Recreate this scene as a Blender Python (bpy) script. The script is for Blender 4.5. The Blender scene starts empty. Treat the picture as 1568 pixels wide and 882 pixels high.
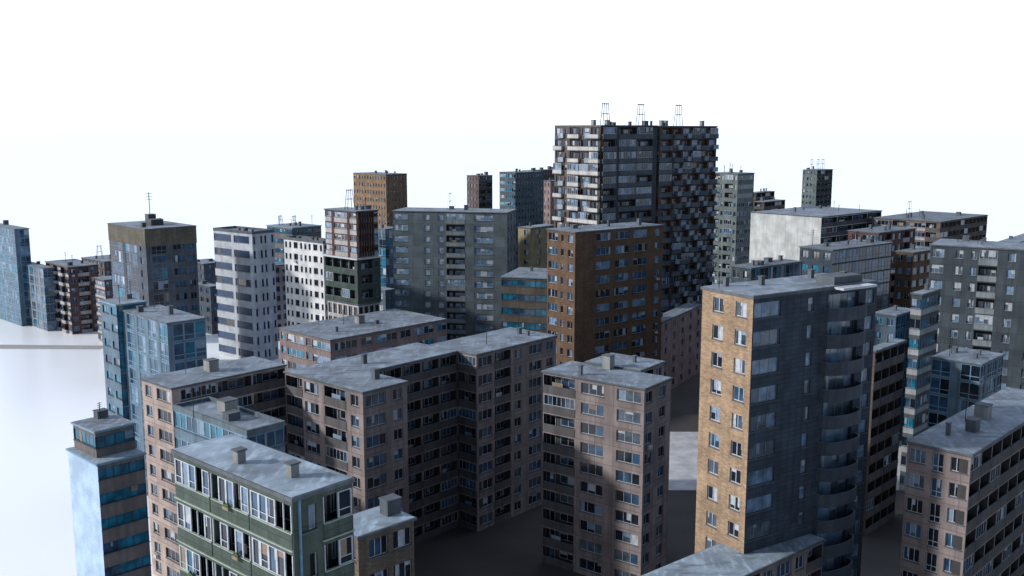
import bpy, math, random
from mathutils import Vector
random.seed(7)
scene=bpy.context.scene
CAMH=62.0; PITCH=math.radians(9.0)
# ---------------------------------------------------------------- materials
MATS={}
def new_mat(name):
    m=bpy.data.materials.new(name); m.use_nodes=True
    nt=m.node_tree; bs=nt.nodes['Principled BSDF']; return m,nt,bs
def mixrgb(nt,fac,a,b,mode='MIX'):
    n=nt.nodes.new('ShaderNodeMix'); n.data_type='RGBA'; n.blend_type=mode
    for sock,val in ((n.inputs[0],fac),(n.inputs[6],a),(n.inputs[7],b)):
        if hasattr(val,'links'): nt.links.new(val,sock)
        elif isinstance(val,(int,float)): sock.default_value=val
        else: sock.default_value=(*val,1) if len(val)==3 else val
    return n.outputs[2]
def ramp(nt,src,lo,hi,c0=(0,0,0,1),c1=(1,1,1,1)):
    r=nt.nodes.new('ShaderNodeValToRGB'); r.color_ramp.elements[0].position=lo; r.color_ramp.elements[1].position=hi
    r.color_ramp.elements[0].color=c0; r.color_ramp.elements[1].color=c1
    nt.links.new(src,r.inputs[0]); return r.outputs[0]
def noise(nt,scale,mapscale=(1,1,1),detail=4,coord='Object'):
    t=nt.nodes.new('ShaderNodeTexCoord'); mp=nt.nodes.new('ShaderNodeMapping'); mp.inputs['Scale'].default_value=mapscale
    n=nt.nodes.new('ShaderNodeTexNoise'); n.inputs['Scale'].default_value=scale; n.inputs['Detail'].default_value=detail
    nt.links.new(t.outputs[coord],mp.inputs[0]); nt.links.new(mp.outputs[0],n.inputs[0]); return n.outputs['Fac']
def wall(name,col,kind='plaster',fh=2.9,dirt=.55,rough=.9):
    if name in MATS: return MATS[name]
    m,nt,bs=new_mat(name)
    c=tuple(col)
    base=mixrgb(nt,ramp(nt,noise(nt,.35),.35,.65),tuple(x*.78 for x in c),tuple(min(1,x*1.12) for x in c))
    base=mixrgb(nt,ramp(nt,noise(nt,6,detail=6),.3,.7),mixrgb(nt,1.0,base,(.8,.8,.8),'MULTIPLY'),base)
    if kind!='plaster':
        t=nt.nodes.new('ShaderNodeTexCoord'); b=nt.nodes.new('ShaderNodeTexBrick')
        nt.links.new(t.outputs['UV'],b.inputs['Vector'])
        b.inputs['Scale'].default_value=1
        if kind=='brick':
            b.inputs['Brick Width'].default_value=.5; b.inputs['Row Height'].default_value=.18; b.inputs['Mortar Size'].default_value=.018
            b.inputs['Color1'].default_value=(1.15,1.1,1.05,1); b.inputs['Color2'].default_value=(.7,.68,.7,1); b.inputs['Mortar'].default_value=(.75,.75,.75,1)
        else:
            b.offset=0; b.inputs['Brick Width'].default_value=2.9 if kind=='panel' else 1.0; b.inputs['Row Height'].default_value=fh if kind=='panel' else .5
            b.inputs['Mortar Size'].default_value=.035 if kind=='panel' else .02
            b.inputs['Color1'].default_value=(1.1,1.1,1.1,1); b.inputs['Color2'].default_value=(.85,.85,.85,1); b.inputs['Mortar'].default_value=(.45,.45,.45,1)
        base=mixrgb(nt,1.0,base,b.outputs['Color'],'MULTIPLY')
    streak=ramp(nt,noise(nt,1.0,(1.6,1.6,.10),6),.42,.72)
    mm=nt.nodes.new('ShaderNodeMath'); mm.operation='MULTIPLY'; mm.inputs[1].default_value=dirt; nt.links.new(streak,mm.inputs[0])
    base=mixrgb(nt,mm.outputs[0],base,tuple(x*.35+.006 for x in c))
    nt.links.new(base,bs.inputs['Base Color']); bs.inputs['Roughness'].default_value=rough
    bs.inputs['Specular IOR Level'].default_value=.25
    MATS[name]=m; return m
def glass(name,col,rough=.08,spec=.6,metal=0):
    if name in MATS: return MATS[name]
    m,nt,bs=new_mat(name)
    base=mixrgb(nt,ramp(nt,noise(nt,.6),.35,.65),tuple(x*.5 for x in col),tuple(x*1.35 for x in col))
    nt.links.new(base,bs.inputs['Base Color']); bs.inputs['Roughness'].default_value=rough; bs.inputs['Specular IOR Level'].default_value=spec; bs.inputs['Metallic'].default_value=metal
    MATS[name]=m; return m
def plain(name,col,rough=.6,metal=0):
    if name in MATS: return MATS[name]
    m,nt,bs=new_mat(name)
    base=mixrgb(nt,ramp(nt,noise(nt,2.5,detail=6),.3,.7),tuple(x*.7 for x in col),tuple(min(1,x*1.1) for x in col))
    nt.links.new(base,bs.inputs['Base Color']); bs.inputs['Roughness'].default_value=rough; bs.inputs['Metallic'].default_value=metal
    MATS[name]=m; return m
def roofmat(name,col):
    if name in MATS: return MATS[name]
    m,nt,bs=new_mat(name)
    a=mixrgb(nt,ramp(nt,noise(nt,.25,(1,1,1),6),.35,.65),tuple(x*.6 for x in col),tuple(x*1.15 for x in col))
    a=mixrgb(nt,ramp(nt,noise(nt,1.6,(1,.3,1),8),.5,.75),a,tuple(min(1,x*1.55) for x in col))
    a=mixrgb(nt,ramp(nt,noise(nt,.9,(.3,1,1),5),.55,.7),a,tuple(x*.5 for x in col))
    # lapped felt strips
    t=nt.nodes.new('ShaderNodeTexCoord'); b=nt.nodes.new('ShaderNodeTexBrick'); nt.links.new(t.outputs['UV'],b.inputs['Vector']); b.inputs['Scale'].default_value=1
    b.inputs['Brick Width'].default_value=7; b.inputs['Row Height'].default_value=1.0; b.inputs['Mortar Size'].default_value=.02
    b.inputs['Color1'].default_value=(1.05,1.05,1.05,1); b.inputs['Color2'].default_value=(.88,.88,.9,1); b.inputs['Mortar'].default_value=(.6,.6,.6,1)
    a=mixrgb(nt,1.0,a,b.outputs['Color'],'MULTIPLY')
    nt.links.new(a,bs.inputs['Base Color']); bs.inputs['Roughness'].default_value=.8
    MATS[name]=m; return m

G_DARK=glass('glass_dark',(.010,.016,.027)); G_BLUE=glass('glass_blue',(.03,.075,.14)); G_TEAL=glass('glass_teal',(.012,.13,.22))
G_SKY=glass('glass_sky_tint',(.13,.22,.34),.15); G_GREY=glass('glass_grey',(.07,.10,.14),.2)  # G_SKY has the sky's reflection painted into its pale base colour
G_ROYAL=glass('glass_royal',(.008,.045,.13),.3,.2)
C_WHITE=plain('curtain_white',(.38,.43,.49)); C_BLUE=plain('blind_blue_grey',(.17,.25,.36)); C_WARM=plain('curtain_warm',(.22,.17,.12))
FR_WHITE=plain('frame_white',(.42,.46,.52),.4); FR_DARK=plain('frame_dark',(.04,.045,.055),.4); FR_TEAL=plain('frame_teal',(.13,.26,.36),.4); FR_GREY=plain('frame_grey',(.18,.22,.27),.4)
R_GREY=roofmat('roof_felt',(.17,.21,.255)); R_LIGHT=roofmat('roof_felt_light',(.25,.32,.385)); R_DARK=roofmat('roof_felt_dark',(.11,.14,.17))
METAL=plain('aerial_metal',(.015,.015,.017),.9)
CONC=wall('concrete_trim',(.12,.14,.165))

# ---------------------------------------------------------------- mesh accumulator
class Building:
    def __init__(s,name,ox,oy):
        s.name=name; s.o=(ox,oy); s.parts={}
    def quad(s,part,mat,pts,uv=None):
        P=s.parts.setdefault(part,{'v':[],'f':[],'m':[],'uv':[],'mats':[]})
        if mat not in P['mats']: P['mats'].append(mat)
        i=len(P['v']); P['v']+=pts; P['f'].append(tuple(range(i,i+len(pts)))); P['m'].append(P['mats'].index(mat))
        P['uv']+= uv if uv else [(p[0]+p[1],p[2]) for p in pts]
    def finish(s):
        e=bpy.data.objects.new(s.name,None); e.location=(s.o[0],s.o[1],0); scene.collection.objects.link(e)
        for part,P in s.parts.items():
            me=bpy.data.meshes.new(part); me.from_pydata(P['v'],[],P['f'])
            for m in P['mats']: me.materials.append(m)
            me.polygons.foreach_set('material_index',P['m'])
            uvl=me.uv_layers.new(name='UVMap'); uvl.data.foreach_set('uv',[c for t in P['uv'] for c in t])
            me.update(); o=bpy.data.objects.new(part,me); scene.collection.objects.link(o); o.parent=e
        return e

class Face:
    """local frame on a wall: s along wall, t outward, z up"""
    def __init__(f,b,p0,d,n): f.b=b; f.p=p0; f.d=d; f.n=n
    def P(f,s,t,z): return (f.p[0]+f.d[0]*s+f.n[0]*t, f.p[1]+f.d[1]*s+f.n[1]*t, z)
    def rect(f,part,mat,s0,s1,z0,z1,t=0):
        if s1-s0<1e-4 or z1-z0<1e-4: return
        f.b.quad(part,mat,[f.P(s0,t,z0),f.P(s1,t,z0),f.P(s1,t,z1),f.P(s0,t,z1)],[(s0,z0),(s1,z0),(s1,z1),(s0,z1)])
    def box(f,part,mat,s0,s1,t0,t1,z0,z1,back=False):
        P=f.P; q=f.b.quad
        f.rect(part,mat,s0,s1,z0,z1,t1)
        if back: f.rect(part,mat,s0,s1,z0,z1,t0)
        q(part,mat,[P(s0,t0,z0),P(s0,t1,z0),P(s0,t1,z1),P(s0,t0,z1)],[(t0,z0),(t1,z0),(t1,z1),(t0,z1)])
        q(part,mat,[P(s1,t1,z0),P(s1,t0,z0),P(s1,t0,z1),P(s1,t1,z1)],[(t1,z0),(t0,z0),(t0,z1),(t1,z1)])
        q(part,mat,[P(s0,t0,z1),P(s0,t1,z1),P(s1,t1,z1),P(s1,t0,z1)],[(s0,t0),(s0,t1),(s1,t1),(s1,t0)])
        q(part,mat,[P(s0,t0,z0),P(s1,t0,z0),P(s1,t1,z0),P(s0,t1,z0)],[(s0,t0),(s1,t0),(s1,t1),(s0,t1)])
    def opening(f,st,s0,s1,z0,z1,a0,a1,c0,c1,depth=.2,mull=2,trans=0,frame=True,sill=True,lower=None):
        W=st['wall']
        f.rect('walls',W,s0,a0,z0,z1); f.rect('walls',W,a1,s1,z0,z1)
        f.rect('walls',lower or W,a0,a1,z0,c0); f.rect('walls',W,a0,a1,c1,z1)
        P=f.P;q=f.b.quad
        q('walls',W,[P(a0,0,c0),P(a1,0,c0),P(a1,-depth,c0),P(a0,-depth,c0)])
        q('walls',W,[P(a0,0,c1),P(a1,0,c1),P(a1,-depth,c1),P(a0,-depth,c1)])
        if a0-s0>1e-3: q('walls',W,[P(a0,0,c0),P(a0,0,c1),P(a0,-depth,c1),P(a0,-depth,c0)])
        if s1-a1>1e-3: q('walls',W,[P(a1,0,c0),P(a1,0,c1),P(a1,-depth,c1),P(a1,-depth,c0)])
        f.pane(st,a0,a1,c0,c1,-depth,mull,trans,frame)
        if sill and st.get('sill',True): f.box('window_frames',st.get('sillmat',CONC),a0-.06,a1+.06,0,.1,c0-.09,c0-.01)
    def pane(f,st,a0,a1,c0,c1,t,mull=2,trans=0,frame=True):
        n=max(1,mull); near=st.get('near',False)
        w=(a1-a0)/n
        mats,ws=zip(*st['panes'])
        g=random.choices(mats,ws)[0]
        for k in range(n):
            if random.random()<.35: g=random.choices(mats,ws)[0]
            f.rect('window_panes',g,a0+k*w,a0+(k+1)*w,c0,c1,t)
            if random.random()<st.get('curt',.35):
                cm=random.choices([C_WHITE,C_BLUE,C_WARM],st.get('cw',(4,5,1)))[0]
                h=c1-c0; drop=h*random.choice((.3,.5,.75,1.))
                ww=w*random.choice((.35,.6,1,1)); off=random.choice((0,w-ww))
                f.rect('curtains',cm,a0+k*w+off+.03,a0+k*w+off+ww-.03,c1-drop+.03,c1-.03,t+.012)
        fw=st.get('fw',.07); fm=st['frame']
        if frame:
            for (x0,x1,y0,y1) in ((a0,a1,c0,c0+fw),(a0,a1,c1-fw,c1),(a0,a0+fw,c0+fw,c1-fw),(a1-fw,a1,c0+fw,c1-fw)):
                if near: f.box('window_frames',fm,x0,x1,t,t+.06,y0,y1)
                else: f.rect('window_frames',fm,x0,x1,y0,y1,t+.04)
        for k in range(1,n):
            x=a0+k*w
            if near: f.box('window_frames',fm,x-fw/2,x+fw/2,t,t+.065,c0+fw,c1-fw)
            else: f.rect('window_frames',fm,x-fw/2,x+fw/2,c0+fw,c1-fw,t+.045)
        for k in range(trans):
            y=c0+(c1-c0)*(.3 if trans==1 else (k+1)/(trans+1))
            f.rect('window_frames',fm,a0+fw,a1-fw,y-fw/2,y+fw/2,t+.05)
    def cell(f,code,s0,s1,z0,z1,st,r,c):
        w=s1-s0; h=z1-z0; m=(s0+s1)/2
        if code=='.': f.rect('walls',st['wall'],s0,s1,z0,z1); return
        if code==',': f.rect('walls',st.get('wall2',st['wall']),s0,s1,z0,z1); return
        if code=='w':
            ww=min(w*.62,1.6); f.opening(st,s0,s1,z0,z1,m-ww/2,m+ww/2,z0+h*.3,z0+h*.82)
            if random.random()<st.get('ac',.03): f.box('air_conditioners',FR_WHITE,m-.4,m+.35,.12,.5,z0+h*.05,z0+h*.05+.55,True)
        elif code=='n':
            ww=min(w*.5,.9); f.opening(st,s0,s1,z0,z1,m-ww/2,m+ww/2,z0+h*.3,z0+h*.8,mull=1)
        elif code=='W':
            ww=w*st.get('Ww',.78); f.opening(st,s0,s1,z0,z1,m-ww/2,m+ww/2,z0+h*.3,z0+h*.84,mull=3,trans=st.get('tr',0))
        elif code=='T': # tall window
            ww=w*.7; f.opening(st,s0,s1,z0,z1,m-ww/2,m+ww/2,z0+h*.12,z0+h*.86,mull=2,trans=1)
        elif code=='r':
            a=st.get('rz',(.32,.8)); f.opening(st,s0,s1,z0,z1,s0,s1,z0+h*a[0],z0+h*a[1],mull=max(1,round(w/1.2)),depth=.15,sill=True,lower=st.get('span'))
        elif code=='g':
            f.opening(st,s0,s1,z0,z1,s0,s1,z0+h*.06,z0+h*.97,depth=.08,mull=max(1,round(w/1.3)),trans=1,sill=False)
        elif code in 'bBj':
            D=1.2; W=st['wall']; par=st.get('par',W)
            if code=='j' and (r+c)%2==0:
                f.opening(st,s0,s1,z0,z1,s0+w*.15,s1-w*.15,z0+h*.25,z0+h*.85,mull=2)
                f.box('balconies',st.get('par2',par),s0+w*.55,s1+w*.1,0,.55,z0+h*.02,z0+h*.42,True); return
            e=.12; a0,a1=s0+e,s1-e; c0,c1=z0+.02,z1-.28
            f.rect('walls',W,s0,a0,z0,z1); f.rect('walls',W,a1,s1,z0,z1); f.rect('walls',W,a0,a1,c1,z1); f.rect('walls',W,a0,a1,z0,c0)
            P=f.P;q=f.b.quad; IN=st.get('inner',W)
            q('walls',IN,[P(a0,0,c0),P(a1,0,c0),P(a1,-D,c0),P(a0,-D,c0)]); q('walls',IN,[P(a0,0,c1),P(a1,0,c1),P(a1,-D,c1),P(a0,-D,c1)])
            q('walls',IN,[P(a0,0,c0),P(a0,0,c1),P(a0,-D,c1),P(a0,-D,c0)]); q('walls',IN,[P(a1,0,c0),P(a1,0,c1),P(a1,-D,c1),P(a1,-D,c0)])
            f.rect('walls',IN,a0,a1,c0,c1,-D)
            f.pane(st,a0+w*.08,a0+w*.08+min(.9,w*.3),c0+.05,c0+2.1,-D+.03,1)
            f.pane(st,a0+w*.4,a1-w*.08,c0+.9,c0+2.1,-D+.03,2)
            pr=.75 if code in 'Bj' else .06
            if pr>.1: f.box('balconies',CONC,s0+.04,s1-.04,0,pr,z0-.08,z0+.1)
            f.box('balconies',par,s0+.04,s1-.04,pr-.1,pr,z0-.05 if pr<.1 else z0+.1,z0+1.02,True)
            f.box('balconies',st.get('rail',CONC),s0+.02,s1-.02,pr-.13,pr+.04,z0+1.02,z0+1.1,True)
            if pr>.1:
                f.box('balconies',par,s0+.04,s0+.12,0,pr-.1,z0+.1,z0+1.02); f.box('balconies',par,s1-.12,s1-.04,0,pr-.1,z0+.1,z0+1.02)
            if random.random()<st.get('enc',.15): # residents glazed it in
                f.pane(st,s0+.15,s1-.15,z0+1.1,c1,pr-.12,max(2,round(w/.8)),0)
            elif random.random()<.25:
                f.rect('balcony_clutter',random.choice((C_WHITE,C_BLUE,C_WARM)),a0+w*.2,a0+w*random.uniform(.35,.6),c0+.9,c0+1.5,-.5)
        elif code=='e':
            W=st['wall']; par=st['par']
            f.rect('walls',W,s0,s0+.1,z0,z1); f.rect('walls',W,s1-.1,s1,z0,z1)
            f.box('balconies',st['rail'],s0,s1,0,.12,z0-.06,z0+.03,True)
            a0,a1=s0+.1,s1-.1; f.rect('walls',W,a0,a1,z1-.3,z1)
            D=1.1; P=f.P;q=f.b.quad
            q('walls',W,[P(a0,0,z0),P(a1,0,z0),P(a1,-D,z0),P(a0,-D,z0)]); q('walls',W,[P(a0,0,z1-.3),P(a1,0,z1-.3),P(a1,-D,z1-.3),P(a0,-D,z1-.3)])
            q('walls',W,[P(a0,0,z0),P(a0,0,z1),P(a0,-D,z1),P(a0,-D,z0)]); q('walls',W,[P(a1,0,z0),P(a1,0,z1),P(a1,-D,z1),P(a1,-D,z0)])
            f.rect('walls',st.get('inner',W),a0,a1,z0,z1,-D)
            f.pane(st,a0+.2,a0+1.0,z0+.1,z0+2.2,-D+.03,1,1); f.pane(st,a0+1.3,a1-.2,z0+.95,z0+2.2,-D+.03,2,0)
            f.box('balconies',par,a0,a1,-.06,.04,z0+.06,z0+.92,True)
            f.box('balconies',st['rail'],a0,a1,-.08,.09,z0+.92,z0+.99,True)
            n=max(2,round((a1-a0)/.85)); ww=(a1-a0)/n
            for k in range(n):
                x0=a0+k*ww; x1=x0+ww; zt=z1-.3
                f.box('window_frames',FR_WHITE,x0,x0+.06,-.05,.03,z0+.99,zt,True)
                if random.random()<.5:
                    f.pane(st,x0+.06,x1,z0+.99,zt,-.03,1,random.choice((0,1)))
            f.box('window_frames',FR_WHITE,a1-.07,a1,-.04,.035,z0+.99,z1-.3,True)
            for k in range(2):
                if random.random()<.35: # window boxes hooked on the rail
                    x=random.uniform(a0+.3,a1-.9); f.box('balcony_clutter',C_WARM,x,x+.6,.09,.28,z0+.78,z0+.96,True)
                    for j in range(7):
                        px=x+.05+j*.075; hh=random.uniform(.1,.3); f.box('balcony_clutter',MATS['plants'],px,px+.07,.12,.25,z0+.96,z0+.96+hh,True)
        elif code=='O':
            W=st['wall']
            f.opening(st,s0,s1,z0,z1,s0+w*.12,s1-w*.12,z0+.1,z0+h*.82,depth=.5,mull=4,sill=False)
            N=12; D=w*.24; P=f.P; pts=[]
            for k in range(N+1):
                a=math.pi*k/N; pts.append((m-math.cos(a)*w/2*.98,math.sin(a)**.7*D))
            par=st.get('par',W)
            for k in range(N):
                (x0,t0),(x1,t1)=pts[k],pts[k+1]
                za,zb=z0-.3,z0+1.15
                f.b.quad('balconies',par,[P(x0,t0,za),P(x1,t1,za),P(x1,t1,zb),P(x0,t0,zb)],[(x0,za),(x1,za),(x1,zb),(x0,zb)])
                sh=.93
                y0=m+(x0-m)*sh; y1=m+(x1-m)*sh
                f.b.quad('balconies',par,[P(y0,t0*sh,z0+.05),P(y1,t1*sh,z0+.05),P(y1,t1*sh,zb),P(y0,t0*sh,zb)])
                f.b.quad('balconies',FR_GREY,[P(x0,t0,zb),P(x1,t1,zb),P(y1,t1*sh,zb),P(y0,t0*sh,zb)])
                f.b.quad('balconies',CONC,[P(x0,t0,za),P(x1,t1,za),P(m,0,za)]); f.b.quad('balconies',CONC,[P(x0,t0,z0+.05),P(x1,t1,z0+.05),P(m,0,z0+.05)])

NOM={'.':1.2,',':1.2,'w':2.8,'n':1.7,'W':3.6,'T':1.8,'r':3,'g':2.6,'b':3.4,'B':3.4,'j':2.6,'e':3.2,'O':5}
def do_facade(b,p0,d,n,L,z0,z1,fh,pattern,st):
    f=Face(b,p0,d,n)
    if isinstance(pattern,str):
        pw=sum(NOM[c] for c in pattern); reps=max(1,round(L/pw)); cols=[(c,NOM[c]) for c in pattern*reps]
    else: cols=pattern
    tot=sum(w for _,w in cols); rows=max(1,round((z1-z0)/fh)); h=(z1-z0)/rows
    s=0
    for ci,(c,w) in enumerate(cols):
        w=w*L/tot
        for r in range(rows): f.cell(c,s,s+w,z0+r*h,z0+(r+1)*h,st,r,ci)
        s+=w
def chimney(b,x,y,w,d,h,z,ang,mat):
    ca,sa=math.cos(ang),math.sin(ang)
    f=Face(b,(x,y),(ca,sa),(-sa,ca)); f.box('rooftop_equipment',mat,0,w,0,d,z,z+h,True)
    f.box('rooftop_equipment',CONC,-.08,w+.08,-.08,d+.08,z+h,z+h+.1,True)
def mast(b,x,y,z,h,kind='pole',t=.09,ang=0):
    f=Face(b,(x,y),(math.cos(ang),math.sin(ang)),(-math.sin(ang),math.cos(ang)))
    if kind=='pole':
        f.box('aerials',METAL,-t/2,t/2,-t/2,t/2,z,z+h,True)
        for k in (.7,.82,.94): f.box('aerials',METAL,-h*.13,h*.13,-t/4,t/4,z+h*k,z+h*k+t*.6,True)
    else: # tapering four-legged frame
        W=h*.22; P=f.P
        for sg in (-1,1):
            for o in (-1,1):
                b.quad('aerials',METAL,[P(sg*W-t/2,o*.5,z),P(sg*W+t/2,o*.5,z),P(sg*W*.5+t/2,o*.3,z+h),P(sg*W*.5-t/2,o*.3,z+h)])
        for k,ww in ((.93,.9),(.5,.8)): f.box('aerials',METAL,-W*ww,W*ww,-t/2,t/2,z+h*k,z+h*k+t,True)

def volume(b,ox,oy,L,R,al,z0,z1,left,right,st,fh=2.9,roof=R_GREY,over=.2,parapet=0,equip=3,aer=0,eqmat=None,back=None):
    """box volume, near corner (ox,oy) relative to building origin; L along left-receding dir, R along right-receding dir"""
    a=math.radians(al); d=(-math.sin(a),math.cos(a)); r=(math.cos(a),math.sin(a))
    nl=(-r[0],-r[1]); nr=(-d[0],-d[1])
    N=(ox,oy); LC=(ox+d[0]*L,oy+d[1]*L); RC=(ox+r[0]*R,oy+r[1]*R); BC=(LC[0]+r[0]*R,LC[1]+r[1]*R)
    do_facade(b,LC,(-d[0],-d[1]),nl,L,z0,z1,fh,left,st)
    do_facade(b,N,r,nr,R,z0,z1,fh,right,st)
    stb=dict(st); stb['curt']=.2
    do_facade(b,RC,d,r,L,z0,z1,fh,back or '.w.',stb)
    do_facade(b,BC,(-r[0],-r[1]),d,R,z0,z1,fh,back or 'w.w',stb)
    f=Face(b,N,r,d); trim=st.get('cap',CONC)
    if parapet:
        f.box('roof',roof,0,R,0,L,z1-.02,z1+.02,True)
        for bx in ((-.08,R+.08,-.08,.2),(-.08,R+.08,L-.2,L+.08),(-.08,.2,.2,L-.2),(R-.2,R+.08,.2,L-.2)):
            f.box('roof',trim,*bx,z1-.15,z1+parapet,True)
    else:
        f.box('roof',trim,-over,R+over,-over,L+over,z1,z1+.22,True); f.box('roof',roof,-over+.12,R+over-.12,-over+.12,L+over-.12,z1+.22,z1+.26,True)
    zt=z1+(.02 if parapet else .26); ang=math.atan2(r[1],r[0])
    for k in range(equip):
        s=random.uniform(.1,.85)*R; t=random.uniform(.15,.8)*L; w=random.choice((.5,.7,.9,1.4))
        p=f.P(s,t,0); chimney(b,p[0],p[1],w,w*.8,random.choice((.7,.9,1.3)),zt,ang,eqmat or CONC)
    for k in range(aer):
        p=f.P(random.uniform(.05,.95)*R,random.uniform(.1,.9)*L,0); mast(b,p[0],p[1],zt,random.uniform(2,3.5),'pole',.08,ang)
    return f,zt,ang

def block(name,pos,al,left,right,st,fh=2.9,extra=None,lat=(),**kw):
    """pos = (x, y of the nearest corner, height, length of left wall, length of right wall) in metres; al = plan rotation"""
    x,y,z,L,R=pos
    b=Building(name,x,y)
    f,zt,ang=volume(b,0,0,L,R,al,0,z,left,right,st,fh,**kw)
    for s,t,h in lat: p=f.P(s*R,t*L,0); mast(b,p[0],p[1],zt,h,'lattice',.14,ang)
    if extra: extra(b,f,zt,ang,L,R,z)
    b.finish()

# ---------------------------------------------------------------- styles
plain('plants',(.04,.09,.025),.8)
PD=[(G_DARK,5),(G_BLUE,3),(G_GREY,2)]
def S(wallm,**k):
    d=dict(wall=wallm,panes=PD,frame=FR_WHITE); d.update(k); return d
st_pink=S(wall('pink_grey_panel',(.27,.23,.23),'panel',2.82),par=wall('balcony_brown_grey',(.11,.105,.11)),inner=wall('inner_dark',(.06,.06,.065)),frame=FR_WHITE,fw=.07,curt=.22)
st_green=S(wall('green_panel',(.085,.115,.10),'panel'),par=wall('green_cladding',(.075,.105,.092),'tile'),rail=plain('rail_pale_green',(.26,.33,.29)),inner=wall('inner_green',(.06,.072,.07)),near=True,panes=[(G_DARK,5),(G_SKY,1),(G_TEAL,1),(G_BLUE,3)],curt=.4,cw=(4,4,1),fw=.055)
st_tan=S(wall('tan_brick',(.39,.29,.20),'brick'),curt=.6,near=True,ac=.05,cw=(6,4,0),fw=.09)
st_slate=S(wall('slate_blue_shaded',(.055,.075,.105),'tile'),par=wall('bow_parapet',(.075,.09,.115)),panes=[(G_SKY,4),(G_GREY,3)],frame=FR_GREY,curt=.5,cw=(2,6,0),inner=wall('inner_dark',(0,0,0)),Ww=.92)  # dark blue of the tan tower's shaded side put into the wall colours
st_tealr=S(wall('brown_grey_render',(.165,.15,.15)),panes=[(G_TEAL,5),(G_BLUE,2)],frame=FR_DARK,rz=(.4,.85),curt=.12,cap=FR_TEAL)
st_tealg=S(wall('teal_grey_render',(.13,.20,.27)),panes=[(G_BLUE,4),(G_TEAL,2),(G_SKY,1)],frame=FR_TEAL,fw=.14,curt=.08,cw=(1,5,0),cap=wall('teal_cap',(.12,.16,.19)))
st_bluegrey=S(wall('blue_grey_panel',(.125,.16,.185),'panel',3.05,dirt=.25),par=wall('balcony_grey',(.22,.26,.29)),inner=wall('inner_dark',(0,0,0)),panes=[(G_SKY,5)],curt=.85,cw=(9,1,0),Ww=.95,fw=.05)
st_brown=S(wall('brown_orange_brick',(.16,.105,.07),'brick'),sillmat=wall('brown_orange_brick',(0,0,0)),par=wall('brown_grey_render',(0,0,0)),panes=[(G_BLUE,3),(G_DARK,3),(G_SKY,2)],curt=.4)
st_tower=S(wall('tower_dark_brown',(.12,.10,.10)),par=wall('tower_pale_balcony',(.5,.5,.5),dirt=.3),par2=wall('tower_blue_balcony',(.3,.38,.46)),inner=wall('inner_brown',(.16,.09,.055)),panes=[(G_DARK,4),(G_BLUE,3),(G_SKY,3)],curt=.4,enc=.35)  # pale balcony fronts have the west side's sunlight put into their colour
st_tower_d=dict(st_tower); st_tower_d.update(wall=wall('tower_shaded_wall',(.06,.07,.09)),par=wall('tower_shaded_balcony',(.11,.13,.16)),par2=wall('tower_pale_balcony2',(.28,.34,.40)))  # darker copy for the right side, shade put into wall and balcony colours
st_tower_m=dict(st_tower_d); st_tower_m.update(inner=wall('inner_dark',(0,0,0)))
st_white=S(wall('white_render',(.62,.64,.66),dirt=.15),panes=[(G_DARK,1)],frame=FR_DARK,curt=.05,sillmat=FR_WHITE)
st_whiteblue=S(wall('pale_blue_render',(.48,.53,.6),dirt=.25),panes=[(G_DARK,1),(G_ROYAL,6)],frame=FR_DARK,rz=(.3,.78),curt=.04,sillmat=FR_DARK)
st_far_brown=S(wall('far_tan_brick',(.26,.18,.11),'brick'),panes=PD,curt=.3)
st_far_dark=S(wall('far_dark_brick',(.10,.08,.08),'brick'),par=wall('balcony_brown_grey',(0,0,0)),curt=.3)
st_far_teal=S(wall('far_teal',(.10,.14,.17),'tile'),panes=[(G_TEAL,2),(G_BLUE,3),(G_DARK,2)],curt=.2,frame=FR_TEAL)
st_far_green=S(wall('far_green',(.14,.18,.19)),par=wall('far_green',(0,0,0)),panes=[(G_BLUE,3),(G_DARK,3)],curt=.3)
st_yellow=S(wall('yellow_render',(.36,.31,.2)),curt=.3,panes=[(G_DARK,3),(G_TEAL,2)])
st_dark=S(wall('charcoal_cladding',(.05,.058,.07),'tile'),panes=[(G_BLUE,3),(G_TEAL,1),(G_DARK,3)],frame=FR_GREY,curt=.15)
st_maroon=S(wall('maroon_brick',(.13,.08,.08),'brick'),panes=PD,curt=.5,par=wall('pinkwhite',(.4,.39,.4)))
st_conc=S(wall('bare_concrete',(.56,.6,.62),dirt=.4),panes=PD,curt=.3)

# ---------------------------------------------------------------- foreground
def ex_green(b,f,zt,ang,L,R,z):
    for s,t in ((.25,.55),(.42,.2)):
        p=f.P(s*R,t*L,0); chimney(b,p[0],p[1],.55,.5,.75,zt,ang,wall('chimney_cream',(.3,.31,.31)))
    fr=Face(b,(0,0),(math.cos(ang),math.sin(ang)),(math.sin(ang),-math.cos(ang)))
    fr.box('drainpipe',FR_TEAL,R*.08,R*.08+.12,.02,.14,0,z,True)
block('green_balcony_apartment_block',(-11.8,51,42.3,12.3,4.1),48,'eee','we',st_green,roof=R_LIGHT,equip=0,extra=ex_green,over=.12)
def ex_box(b,f,zt,ang,L,R,z):
    p=f.P(R*.45,L*.5,0); chimney(b,p[0],p[1],1.5,1.5,1.5,zt,ang,wall('chimney_cream',(0,0,0)))
    mast(b,p[0]-3,p[1]-1,zt,3.2,'pole',.06,ang)
block('pink_apartment_block',(-44.9,127.6,28.2,8.0,17.9),48,'wW',[('.',1),('b',5),('b',5),('b',5)],dict(st_pink,wall=wall('pink_panel_sunlit',(.42,.345,.32),'panel',2.82,dirt=.3)),fh=2.82,equip=0,extra=ex_box)  # paler, less streaked pink panel copy with sunlit brightness put into its colour
block('low_teal_office_block',(-26.2,95,32.3,14.1,4.4),48,'rrr','rr',dict(st_tealg,rz=(.3,.9)),equip=1,extra=ex_box,parapet=.4)
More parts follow.
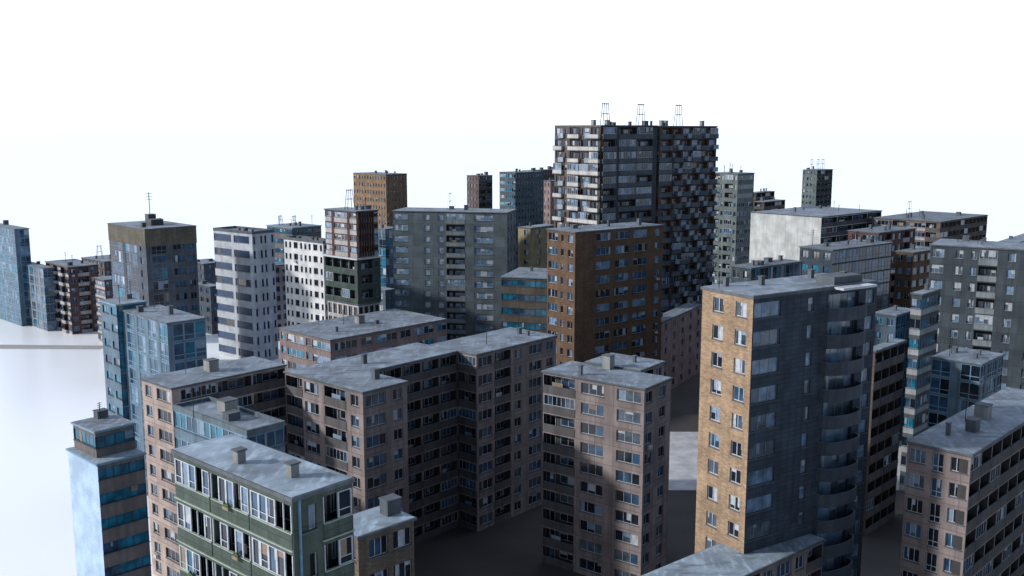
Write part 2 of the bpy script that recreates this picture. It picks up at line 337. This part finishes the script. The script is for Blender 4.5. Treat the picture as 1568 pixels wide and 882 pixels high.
def ex_left(b,f,zt,ang,L,R,z):
    volume(b,*f.P(R*.15,L*.25,0)[:2],L*.7,R*.85,48,z+.02,z+3.4,'r','rr',st_tealr,equip=1,aer=1)
block('ribbon_window_office_block',(-49.9,115,22.1,8.6,5.9),46,[(',',1)],'rrr',dict(st_tealr,wall2=wall('pale_blue_reflection',(.40,.55,.74),dirt=.1)),fh=3.0,roof=R_LIGHT,equip=0,extra=ex_left)  # flat pale blue end wall paints in the bright reflection of glass
def ex_teal(b,f,zt,ang,L,R,z):
    x,y=f.P(-1.0,L*1.0,0)[:2]; volume(b,x,y,7,R*.8,44,0,z+.9,'.r','g.',dict(st_tealr,wall=wall('teal_grey_render',(0,0,0))),equip=1,aer=2)
block('teal_glass_tower_block',(-54.7,155,31.6,16.9,6.5),44,'.g.g','.ggg',st_tealg,equip=2,aer=1,extra=ex_teal,fh=3.3)
def lcomplex():
    al=48; a=math.radians(al); d=(-math.sin(a),math.cos(a)); r=(math.cos(a),math.sin(a))
    x,y,z,L,R=-19.4,125.6,28.2,17.0,7.7
    b=Building('stepped_apartment_complex',x,y)
    volume(b,0,0,L,R,al,0,z,[('b',3),('W',3),('.',.6),('b',3.6),('w',2.6)],'Ww',st_pink,2.82,equip=1)
    ox,oy=-8.5-x,150-y; Rw=18.9
    volume(b,ox-r[0]*Rw,oy-r[1]*Rw,9,Rw,al,0,z-.01,'ww',[('b',4)]*5,st_pink,2.82,equip=1)
    volume(b,-5.4-x,147.6-y,10.2,19.0,al,0,z+.01,[('w',3),('w',3),('b',4)],[('W',3),('b',3),('w',2.5),('.',.5),('W',3),('w',2.5)],st_pink,2.82,equip=2,aer=1)
    b.finish()
lcomplex()
def ex_center(b,f,zt,ang,L,R,z):
    x,y=f.P(R+.02,L*.3,0)[:2]; volume(b,x,y,L*.55,7,53,0,z+.3,'w','bw',st_pink,2.82,equip=1)
    p=f.P(R*.8,L*.55,0); chimney(b,p[0],p[1],1.3,1.3,1.9,zt,ang,wall('chimney_grey',(.3,.33,.33)))
block('balcony_apartment_block',(17.4,127,28.3,16.3,7.4),53,[('b',4.2),('.',.3),('W',3.6),('.',.8),('W',3.6)],'w.',st_pink,fh=2.82,equip=1,extra=ex_center)
def tan():
    x,y,z,L,R=24.6,100,45.0,7.5,19.2
    b=Building('tan_brick_tower_block',x,y)
    al=32;a=math.radians(al); d=(-math.sin(a),math.cos(a)); r=(math.cos(a),math.sin(a))
    nl=(-r[0],-r[1]); nr=(-d[0],-d[1])
    D=dict(st_slate)
    do_facade(b,(d[0]*L,d[1]*L),(-d[0],-d[1]),nl,L,0,z,3.0,[('.',.9),('w',2.5),('.',.3),('w',2.7),('.',.1)],st_tan)
    do_facade(b,(0,0),r,nr,R,0,z,3.0,[('W',4.2),('.',3.2),('n',2.3),('.',.8),('O',6.4),('w',2.2)],D)
    do_facade(b,(r[0]*R,r[1]*R),d,r,L,0,z,3,'ww',D)
    do_facade(b,(d[0]*L+r[0]*R,d[1]*L+r[1]*R),(-r[0],-r[1]),d,R,0,z,3,'www',D)
    f=Face(b,(0,0),r,d)
    f.box('roof',CONC,-.15,R+.15,-.15,L+.15,z,z+.3,True); f.box('roof',R_GREY,0,R,0,L,z+.3,z+.36,True)
    f.box('roof',FR_WHITE,R*.62,R*.9,-1.5,-.15,z+.05,z+.3,True); f.box('roof',CONC,R*.66,R*.9,.5,3,z+.36,z+1.2,True)
    for s,t in ((.1,.8),(.3,.6),(.75,.7),(.85,.3)):
        p=f.P(s*R,t*L,0); chimney(b,p[0],p[1],.5,.5,.9,z+.36,math.atan2(r[1],r[0]),CONC)
    p=f.P(.05*R,.8*L,0); mast(b,p[0],p[1],z+.3,1.8,'pole',.06)
    b.finish()
tan()
def narrow():
    x,y,z=34.3,104,17.3
    a=math.radians(40); r=(math.cos(a),math.sin(a)); RR=34
    b=Building('low_slab_block',x-r[0]*RR,y-r[1]*RR)
    f,zt,ang=volume(b,0,0,6.5,RR,40,0,z,'w','wWwb',dict(st_pink,near=True),roof=R_LIGHT,equip=0)
    p=f.P(RR*.84,3.8,0); chimney(b,p[0],p[1],.8,.8,1.3,zt,ang,wall('chimney_cream',(0,0,0)))
    b.finish()
narrow()
block('pink_balcony_apartment_block',(48.0,100,28.3,6.7,32),46,[('W',3),('.',.3),('T',2.2),('.',.3),('W',3)],'bb',st_pink,fh=2.82,equip=2,extra=ex_box)
block('glass_office_block',(72.5,150,26.1,7.6,10.0),46,'g.g','g.g',dict(st_tealg,panes=[(G_BLUE,3),(G_DARK,3)]),equip=3,aer=2)
block('striped_office_block',(68.9,165,34.6,1.8,7.9),46,'r','rr',dict(st_dark,span=wall('stripe_white',(.3,.33,.36)),wall=wall('stripe_dark',(.08,.09,.1))),fh=3.4,equip=1)
block('brown_balcony_slab_block',(54.5,146,29.1,1.5,10.9),46,'w','bb',dict(st_pink,wall=wall('dark_brown_panel',(.13,.1,.09),'panel')),fh=2.82,equip=1)
block('blue_office_block',(74.6,190,26.3,4.5,9.4),46,'ww','g',dict(st_tealg,wall=wall('steel_blue',(.08,.12,.17))),equip=1)
block('corner_shop_block',(-12.4,76,29.5,4.0,5.7),44,'ww','.WW',dict(st_maroon,wall=wall('brown_stone',(.17,.14,.115),'brick')),roof=R_LIGHT,equip=1)
# ---------------------------------------------------------------- middle
block('blue_grey_slab_block',(-1.4,269,39.8,32.4,12.1),78,[('W',2.6),('.',2.0),('w',2.2),('.',.3),('w',1.8),('b',3.2),('.',1.4),('W',3.2),('.',2.2)],'.n.',st_bluegrey,fh=3.05,equip=3,aer=2,lat=((.3,.52,5),))
block('blue_grey_slab_block',(100.7,178,40.1,23.7,12),58,[('W',2.4),('.',1.2),('w',2.0),('.',.5),('w',1.5),('b',3),('.',1),('w',2),('.',1.5),('W',3),('.',1),('w',2)],'ww',dict(st_bluegrey,wall=wall('blue_grey_panel_dark',(.065,.085,.105),'panel',3.05),Ww=.85,curt=.6,panes=[(G_SKY,2),(G_GREY,3)]),fh=3.05,equip=3,aer=2)
block('brown_brick_tower_block',(13.4,210,40.5,9.2,26.8),38,[('W',2.6),('n',1.5),('w',2)],[('.',1.6),('.',1.5),('W',3.2),('W',3.2),('W',3.2),('.',.5),('w',2)],st_brown,fh=3.1,equip=3)
def tower():
    al=38; x,y,z,L,R=21.7,245,63.0,17.1,42.4
    b=Building('high_rise_apartment_tower',x,y); a=math.radians(al); r=(math.cos(a),math.sin(a))
    d=(-math.sin(a),math.cos(a)); R1=R*.46
    stl=[('j',3),('n',1.4),('.',.5),('B',3.6),('j',3.2),('B',3)]
    f,zt,ang=volume(b,0,0,L,R1,al,0,z,'w',[('B',2.6),('.',.7),('b',3.4),('b',3.2),('.',.8)],st_tower_m,3.0,equip=3)
    # west skin in brown and white balconies, standing just proud of the core
    do_facade(b,(d[0]*L-r[0]*.25,d[1]*L-r[1]*.25),(-d[0],-d[1]),(-r[0],-r[1]),L,0,z,3.0,stl,st_tower)
    x2,y2=r[0]*(R1+.9),r[1]*(R1+.9)
    f2,zt,ang=volume(b,x2,y2,L,R-R1-.9,al,0,z-.1,'bb',[('b',3.2),('j',2.2),('j',2.2),('j',2.2),('j',2.2),('j',2.2)],st_tower_d,3.0,equip=3)
    ff=Face(b,(r[0]*R1,r[1]*R1),r,d); ff.box('link_core',st_tower_d['wall'],0,.9,1.5,L-1,0,z-1,True)
    for s in (.22,.52,.86):
        p=f.P(s*R,L*.5,0); mast(b,p[0],p[1],zt,5.8,'lattice',.2,ang)
    for s,t in ((.05,.3),(.12,.2),(.58,.2),(.66,.3),(.95,.2)):
        p=f.P(s*R,t*L,0); chimney(b,p[0],p[1],.9,.9,1.3,zt,ang,wall('chimney_grey',(0,0,0)))
    b.finish()
tower()
block('low_pink_apartment_block',(34.9,228,17.6,3.8,28.1),60,'w',[('w',2.5)]*5,dict(st_maroon,wall=wall('dusty_pink',(.33,.24,.24))),equip=1,fh=2.85)
block('teal_ribbon_office_block',(9.5,232,27.3,12.5,16.6),74,'rrr','r',dict(st_tealr,wall=wall('olive_brown',(.13,.115,.1))),fh=3.6,equip=1)
block('yellow_apartment_block',(5.3,285,34.1,4.6,11.7),50,'.w','.ww.',st_yellow,equip=1)
block('brown_low_slab_block',(-34.5,185,22.5,17.3,29.8),46,'wrr','.rr.r',dict(st_maroon,wall=wall('brown_low_render',(.22,.17,.165)),rz=(.25,.8),panes=[(G_TEAL,2),(G_DARK,3),(G_SKY,2)]),equip=2,extra=ex_box)
# ---------------------------------------------------------------- left
def ex_dark(b,f,zt,ang,L,R,z):
    for s,t,w,h in ((.35,.3,3.2,1.4),(.45,.5,2,2.4),(.1,.2,1,1)):
        p=f.P(s*R,t*L,0); chimney(b,p[0],p[1],w,w,h,zt,ang,FR_DARK)
    p=f.P(.52*R,.55*L,0); mast(b,p[0],p[1],zt+2,6,'pole',.14)
    f.box('crown_band',wall('crown_brown',(.13,.12,.10),'tile'),-.1,R+.1,-.1,L+.1,z-4.2,z-.02,True)
block('dark_crowned_tower_block',(-88.8,240,38.2,21.8,13.1),44,[('g',3),('.',.6),('g',2.6),('w',2)],[('.',1),('g',3),('.',1),('W',3),('w',2)],dict(st_dark,wall=wall('slate_mix',(.09,.11,.14),'tile')),equip=1,extra=ex_dark,fh=3.2)
block('white_ribbon_window_block',(-68.7,262,35.0,16.8,7.3),52,[('r',3.5),('.',.5),('r',3),('.',.6)],'n.n',st_whiteblue,fh=3.9,equip=3,parapet=.6)
block('small_grey_block',(-70.3,290,22.5,7.0,5.4),46,'w','ww',dict(st_whiteblue,wall=wall('pinkish_grey',(.3,.28,.29))),equip=1)
block('teal_brown_tower_block',(-68.6,310,31.7,13.7,11.1),48,'rr','r.r',dict(st_tealr),fh=3.2,equip=3,aer=3,lat=((.5,.5,3),(.3,.8,3)))
block('white_rendered_block',(-45.8,240,35.0,15.3,4.5),50,'nnwn','n',st_white,fh=2.9,equip=3,parapet=.5)
def stacked():
    x,y,z,L,R=-33.7,215,44.5,10.9,6.1; b=Building('stacked_mixed_use_tower',x,y)
    rust=dict(st_maroon,wall=wall('rust_cladding',(.09,.045,.04),'tile'),span=wall('pinkwhite',(0,0,0)),panes=[(G_DARK,3),(G_SKY,2)],rz=(.45,.9))
    grn=dict(st_far_green,wall=wall('deep_green',(.06,.09,.08),'tile'),par=wall('deep_green',(0,0,0)),inner=wall('inner_green',(0,0,0)))
    volume(b,0,0,L,R,48,0,z-38.5+18,'TT','TT',dict(st_white,wall=wall('cream_base',(.42,.42,.42)),fw=.1),equip=0)
    volume(b,0,0,L+.5,R+.5,48,z-20.5+.3,z-10.4,'bb','bn',grn,2.9,equip=0)
    f,zt,ang=volume(b,0,0,L,R,48,z-10,z,'r.r',[('r',3)],rust,2.3,equip=3,aer=1)
    p=f.P(R*.3,L*.4,0); mast(b,p[0],p[1],zt,4.5,'lattice',.14,ang)
    fr=Face(b,(0,0),(math.cos(math.radians(48)),math.sin(math.radians(48))),(math.sin(math.radians(48)),-math.cos(math.radians(48))))
    k=.2
    while k<R*.75: fr.box('louvres',wall('rust_cladding',(0,0,0)),k,k+.25,.02,.35,z-9.8,z-.1,True); k+=.7
    f.box('collar',FR_WHITE,-.7,R+.7,-.7,L+.7,z-10.35,z-10.02,True)
    f.box('base_cornice',CONC,-.5,R+.5,-.5,L+.5,z-20.24,z-20.15,True)
    b.finish()
stacked()
block('blue_infill_block',(-38.3,300,32.3,6.1,5.8),48,'g','gg',dict(st_far_teal),equip=1)
block('low_steel_block',(-30.3,235,24.0,3.5,3.0),50,'w','w',dict(st_far_teal),equip=0)
block('far_glass_office_block',(-157,313,31.0,24.2,4.4),46,'gg','.g',dict(st_tealg),equip=2)
block('grey_glass_low_block',(-145,305,19.6,24.8,3.6),46,'.g.g','g',dict(st_tealg,frame=FR_GREY,wall=wall('pale_grey',(.22,.26,.31))),equip=1)
block('maroon_apartment_block',(-135.1,300,20.7,18.7,9.1),44,'Br','wbw',dict(st_maroon,span=wall('pinkwhite',(0,0,0)),enc=.2),equip=2,aer=2)
block('maroon_low_block',(-118,285,19.0,7.2,10.7),44,'r','wb',dict(st_maroon,span=wall('pinkwhite',(0,0,0))),equip=1)
block('far_dark_slab_block',(-148.7,360,14.5,18.2,13.9),48,'w','www',st_far_dark,equip=4,lat=((.2,.5,5),))
block('grey_infill_block',(-103.1,330,17.7,11.2,8.2),48,'w','ww',dict(st_dark,wall=wall('slate_mix',(0,0,0))),equip=3)
block('grey_infill_block',(-92.1,300,14.7,9.7,3.6),48,'w','w',dict(st_dark,wall=wall('slate_mix',(0,0,0))),equip=1)
# ---------------------------------------------------------------- far skyline
block('far_tan_brick_tower',(-50.4,400,44.4,21.4,10.9),46,'nnnn','nn',st_far_brown,equip=5)
block('far_dark_tower',(-15.0,450,41.6,7.7,8.7),46,'nn','bb',dict(st_far_dark,wall=wall('far_umber',(.13,.10,.10))),equip=3)
block('far_teal_tower',(1.4,420,44.3,9.3,17.5),46,'rr','nn',st_far_teal,equip=4)
block('far_dark_brick_tower',(8.0,440,44.3,4.6,21.8),48,'n','nnn',st_far_dark,equip=5)
block('far_pink_tower',(14.6,380,42.8,3.2,11.2),50,'n','nn',dict(st_maroon,wall=wall('dusty_pink',(0,0,0))),equip=1)
block('green_apartment_tower',(74.5,330,47.7,10.5,9.2),42,'bn','rr',st_far_green,equip=4,aer=5)
block('far_dark_slab_block',(110.1,450,34.0,4.3,16.3),46,'b','bb',st_far_dark,equip=3)
block('far_dark_slab_block',(106.3,420,32.0,4.7,17.6),46,'b','bb',st_far_dark,equip=3)
def ex_ant(b,f,zt,ang,L,R,z):
    for s in (.1,.5,.8): p=f.P(s*R,L*.5,0); mast(b,p[0],p[1],zt,5,'lattice',.2,ang)
block('far_green_tower',(146.2,480,43.0,7.6,15.1),44,'nn','b',dict(st_far_green,par=st_dark['wall']),equip=2,extra=ex_ant)
block('bare_concrete_block',(93.4,300,36.0,25.2,36.4),42,[('.',1)],[('b',3)]*4,dict(st_conc,par=wall('balcony_brown_grey',(0,0,0)),inner=wall('inner_dark',(0,0,0))),equip=3,aer=3)
block('dark_teal_slab_block',(66.5,205,37.3,8.1,22.2),38,'www','ggg',dict(st_dark,wall=wall('dark_teal_clad',(.055,.08,.11),'tile'),frame=FR_DARK),roof=R_DARK,equip=4,aer=4)
block('pink_flat_roof_block',(88.8,240,37.3,8.3,17.4),40,'wr','wbw',dict(st_maroon,span=wall('pinkwhite',(0,0,0))),equip=3,aer=2,roof=R_DARK)
block('brown_far_slab_block',(129.4,300,34.5,21.1,36.3),44,[('r',4),('b',3),('r',4),('b',3)],'bbb',dict(st_far_dark,wall=wall('stone_brown',(.19,.155,.14)),span=wall('pinkwhite',(0,0,0))),equip=7,aer=2,roof=R_DARK,lat=((.3,.7,5),))
block('orange_brick_block',(90.1,222,34.7,4.1,12.5),40,'ww','WW',st_brown,equip=1,roof=R_DARK)
block('far_white_strip_block',(194.5,380,19.3,7.0,45),50,'r','rr',st_whiteblue,equip=2)
block('olive_back_block',(46.1,190,35.6,4.8,16.1),38,'w','gg',dict(st_dark,wall=wall('dark_teal_clad',(0,0,0))),equip=5,roof=R_DARK)
block('brown_back_slab',(90.0,235,28.1,5.5,18.0),40,'b','bb',st_far_dark,equip=2,roof=R_DARK)
block('brown_back_slab',(101.7,240,19.3,5.9,27.4),40,'b','bb',st_far_dark,equip=2,roof=R_DARK)

# ---------------------------------------------------------------- ground
def sheet(name,pts,z,mat):
    me=bpy.data.meshes.new(name); me.from_pydata([(p[0],p[1],z) for p in pts],[],[tuple(range(len(pts)))]); me.materials.append(mat)
    o=bpy.data.objects.new(name,me); scene.collection.objects.link(o); return o
m,nt,bs=new_mat('ground_pale'); a=mixrgb(nt,noise(nt,.02,detail=8),(.88,.92,.96),(.92,.95,.99)); nt.links.new(a,bs.inputs[0]); bs.inputs['Roughness'].default_value=.3; bs.inputs['Specular IOR Level'].default_value=.8; MATS['gp']=m
m2,nt,bs=new_mat('asphalt'); a=mixrgb(nt,ramp(nt,noise(nt,.12,detail=9),.3,.7),(.03,.028,.027),(.055,.05,.047)); nt.links.new(a,bs.inputs[0]); bs.inputs['Roughness'].default_value=.85
pv=wall('pale_strip_grey',(.5,.51,.53),dirt=.15)
sheet('ground',[(-8000,-500),(8000,-500),(8000,20000),(-8000,20000)],0,MATS['gp'])
sheet('asphalt_yard',[(-44,30),(160,30),(160,166),(-28,166)],.02,m2)
sheet('pale_ground_strip',[(10,166),(160,166),(160,200),(10,200)],.02,pv)  # pale strip of ground between the two dark sheets
sheet('asphalt_yard',[(-45,200),(240,200),(330,520),(-60,520)],.02,m2)
sheet('ground_edge_strip',[(-260,283),(-118,279),(-118,284),(-260,290)],.02,plain('strip_light_grey',(.35,.35,.35),.9))  # grey strip standing in for the curved edge line of the ground

# ---------------------------------------------------------------- light
w=bpy.data.worlds.new("World"); scene.world=w; w.use_nodes=True; nt=w.node_tree
bg=nt.nodes['Background']; out=nt.nodes['World Output']
sky=nt.nodes.new('ShaderNodeTexSky'); sky.sky_type='NISHITA'; sky.sun_disc=False
SE=math.radians(23); sd=Vector((-.98,-.09,0)).normalized()
sky.sun_elevation=SE; sky.sun_rotation=math.atan2(sd.x,sd.y)
nt.links.new(sky.outputs[0],bg.inputs[0]); bg.inputs[1].default_value=.07
# white haze low over far side; added dimming overhead and behind darkens near walls
tc=nt.nodes.new('ShaderNodeTexCoord'); sx=nt.nodes.new('ShaderNodeSeparateXYZ'); nt.links.new(tc.outputs['Generated'],sx.inputs[0])
def mr(src,a,b,c,d):
    n=nt.nodes.new('ShaderNodeMapRange'); n.interpolation_type='SMOOTHSTEP'
    n.inputs[1].default_value=a;n.inputs[2].default_value=b;n.inputs[3].default_value=c;n.inputs[4].default_value=d; nt.links.new(src,n.inputs[0]); return n.outputs[0]
zen=mr(sx.outputs[2],.2,.75,1.0,.6); fr=mr(sx.outputs[1],-.4,.65,.12,1.0)
mu=nt.nodes.new('ShaderNodeMath'); mu.operation='MULTIPLY'; nt.links.new(zen,mu.inputs[0]); nt.links.new(fr,mu.inputs[1])
bg2=nt.nodes.new('ShaderNodeBackground'); bg2.inputs[0].default_value=(.94,1.06,1.32,1); nt.links.new(mu.outputs[0],bg2.inputs[1])
ad=nt.nodes.new('ShaderNodeAddShader'); nt.links.new(bg.outputs[0],ad.inputs[0]); nt.links.new(bg2.outputs[0],ad.inputs[1]); nt.links.new(ad.outputs[0],out.inputs[0])
sl=bpy.data.lights.new('sun','SUN'); sl.energy=4.1; sl.angle=math.radians(3.0); sl.color=(1,.95,.9)
so=bpy.data.objects.new('sun',sl); scene.collection.objects.link(so)
sv=Vector((sd.x*math.cos(SE),sd.y*math.cos(SE),math.sin(SE))); so.rotation_euler=sv.to_track_quat('Z','Y').to_euler()

cam=bpy.data.cameras.new('camera'); cam.lens=35; cam.sensor_width=36; cam.clip_end=30000
co=bpy.data.objects.new('camera',cam); co.location=(0,0,CAMH); co.rotation_euler=(math.radians(90)-PITCH,0,0); scene.collection.objects.link(co); scene.camera=co
scene.view_settings.view_transform='Standard'; scene.view_settings.look='None'; scene.view_settings.exposure=0
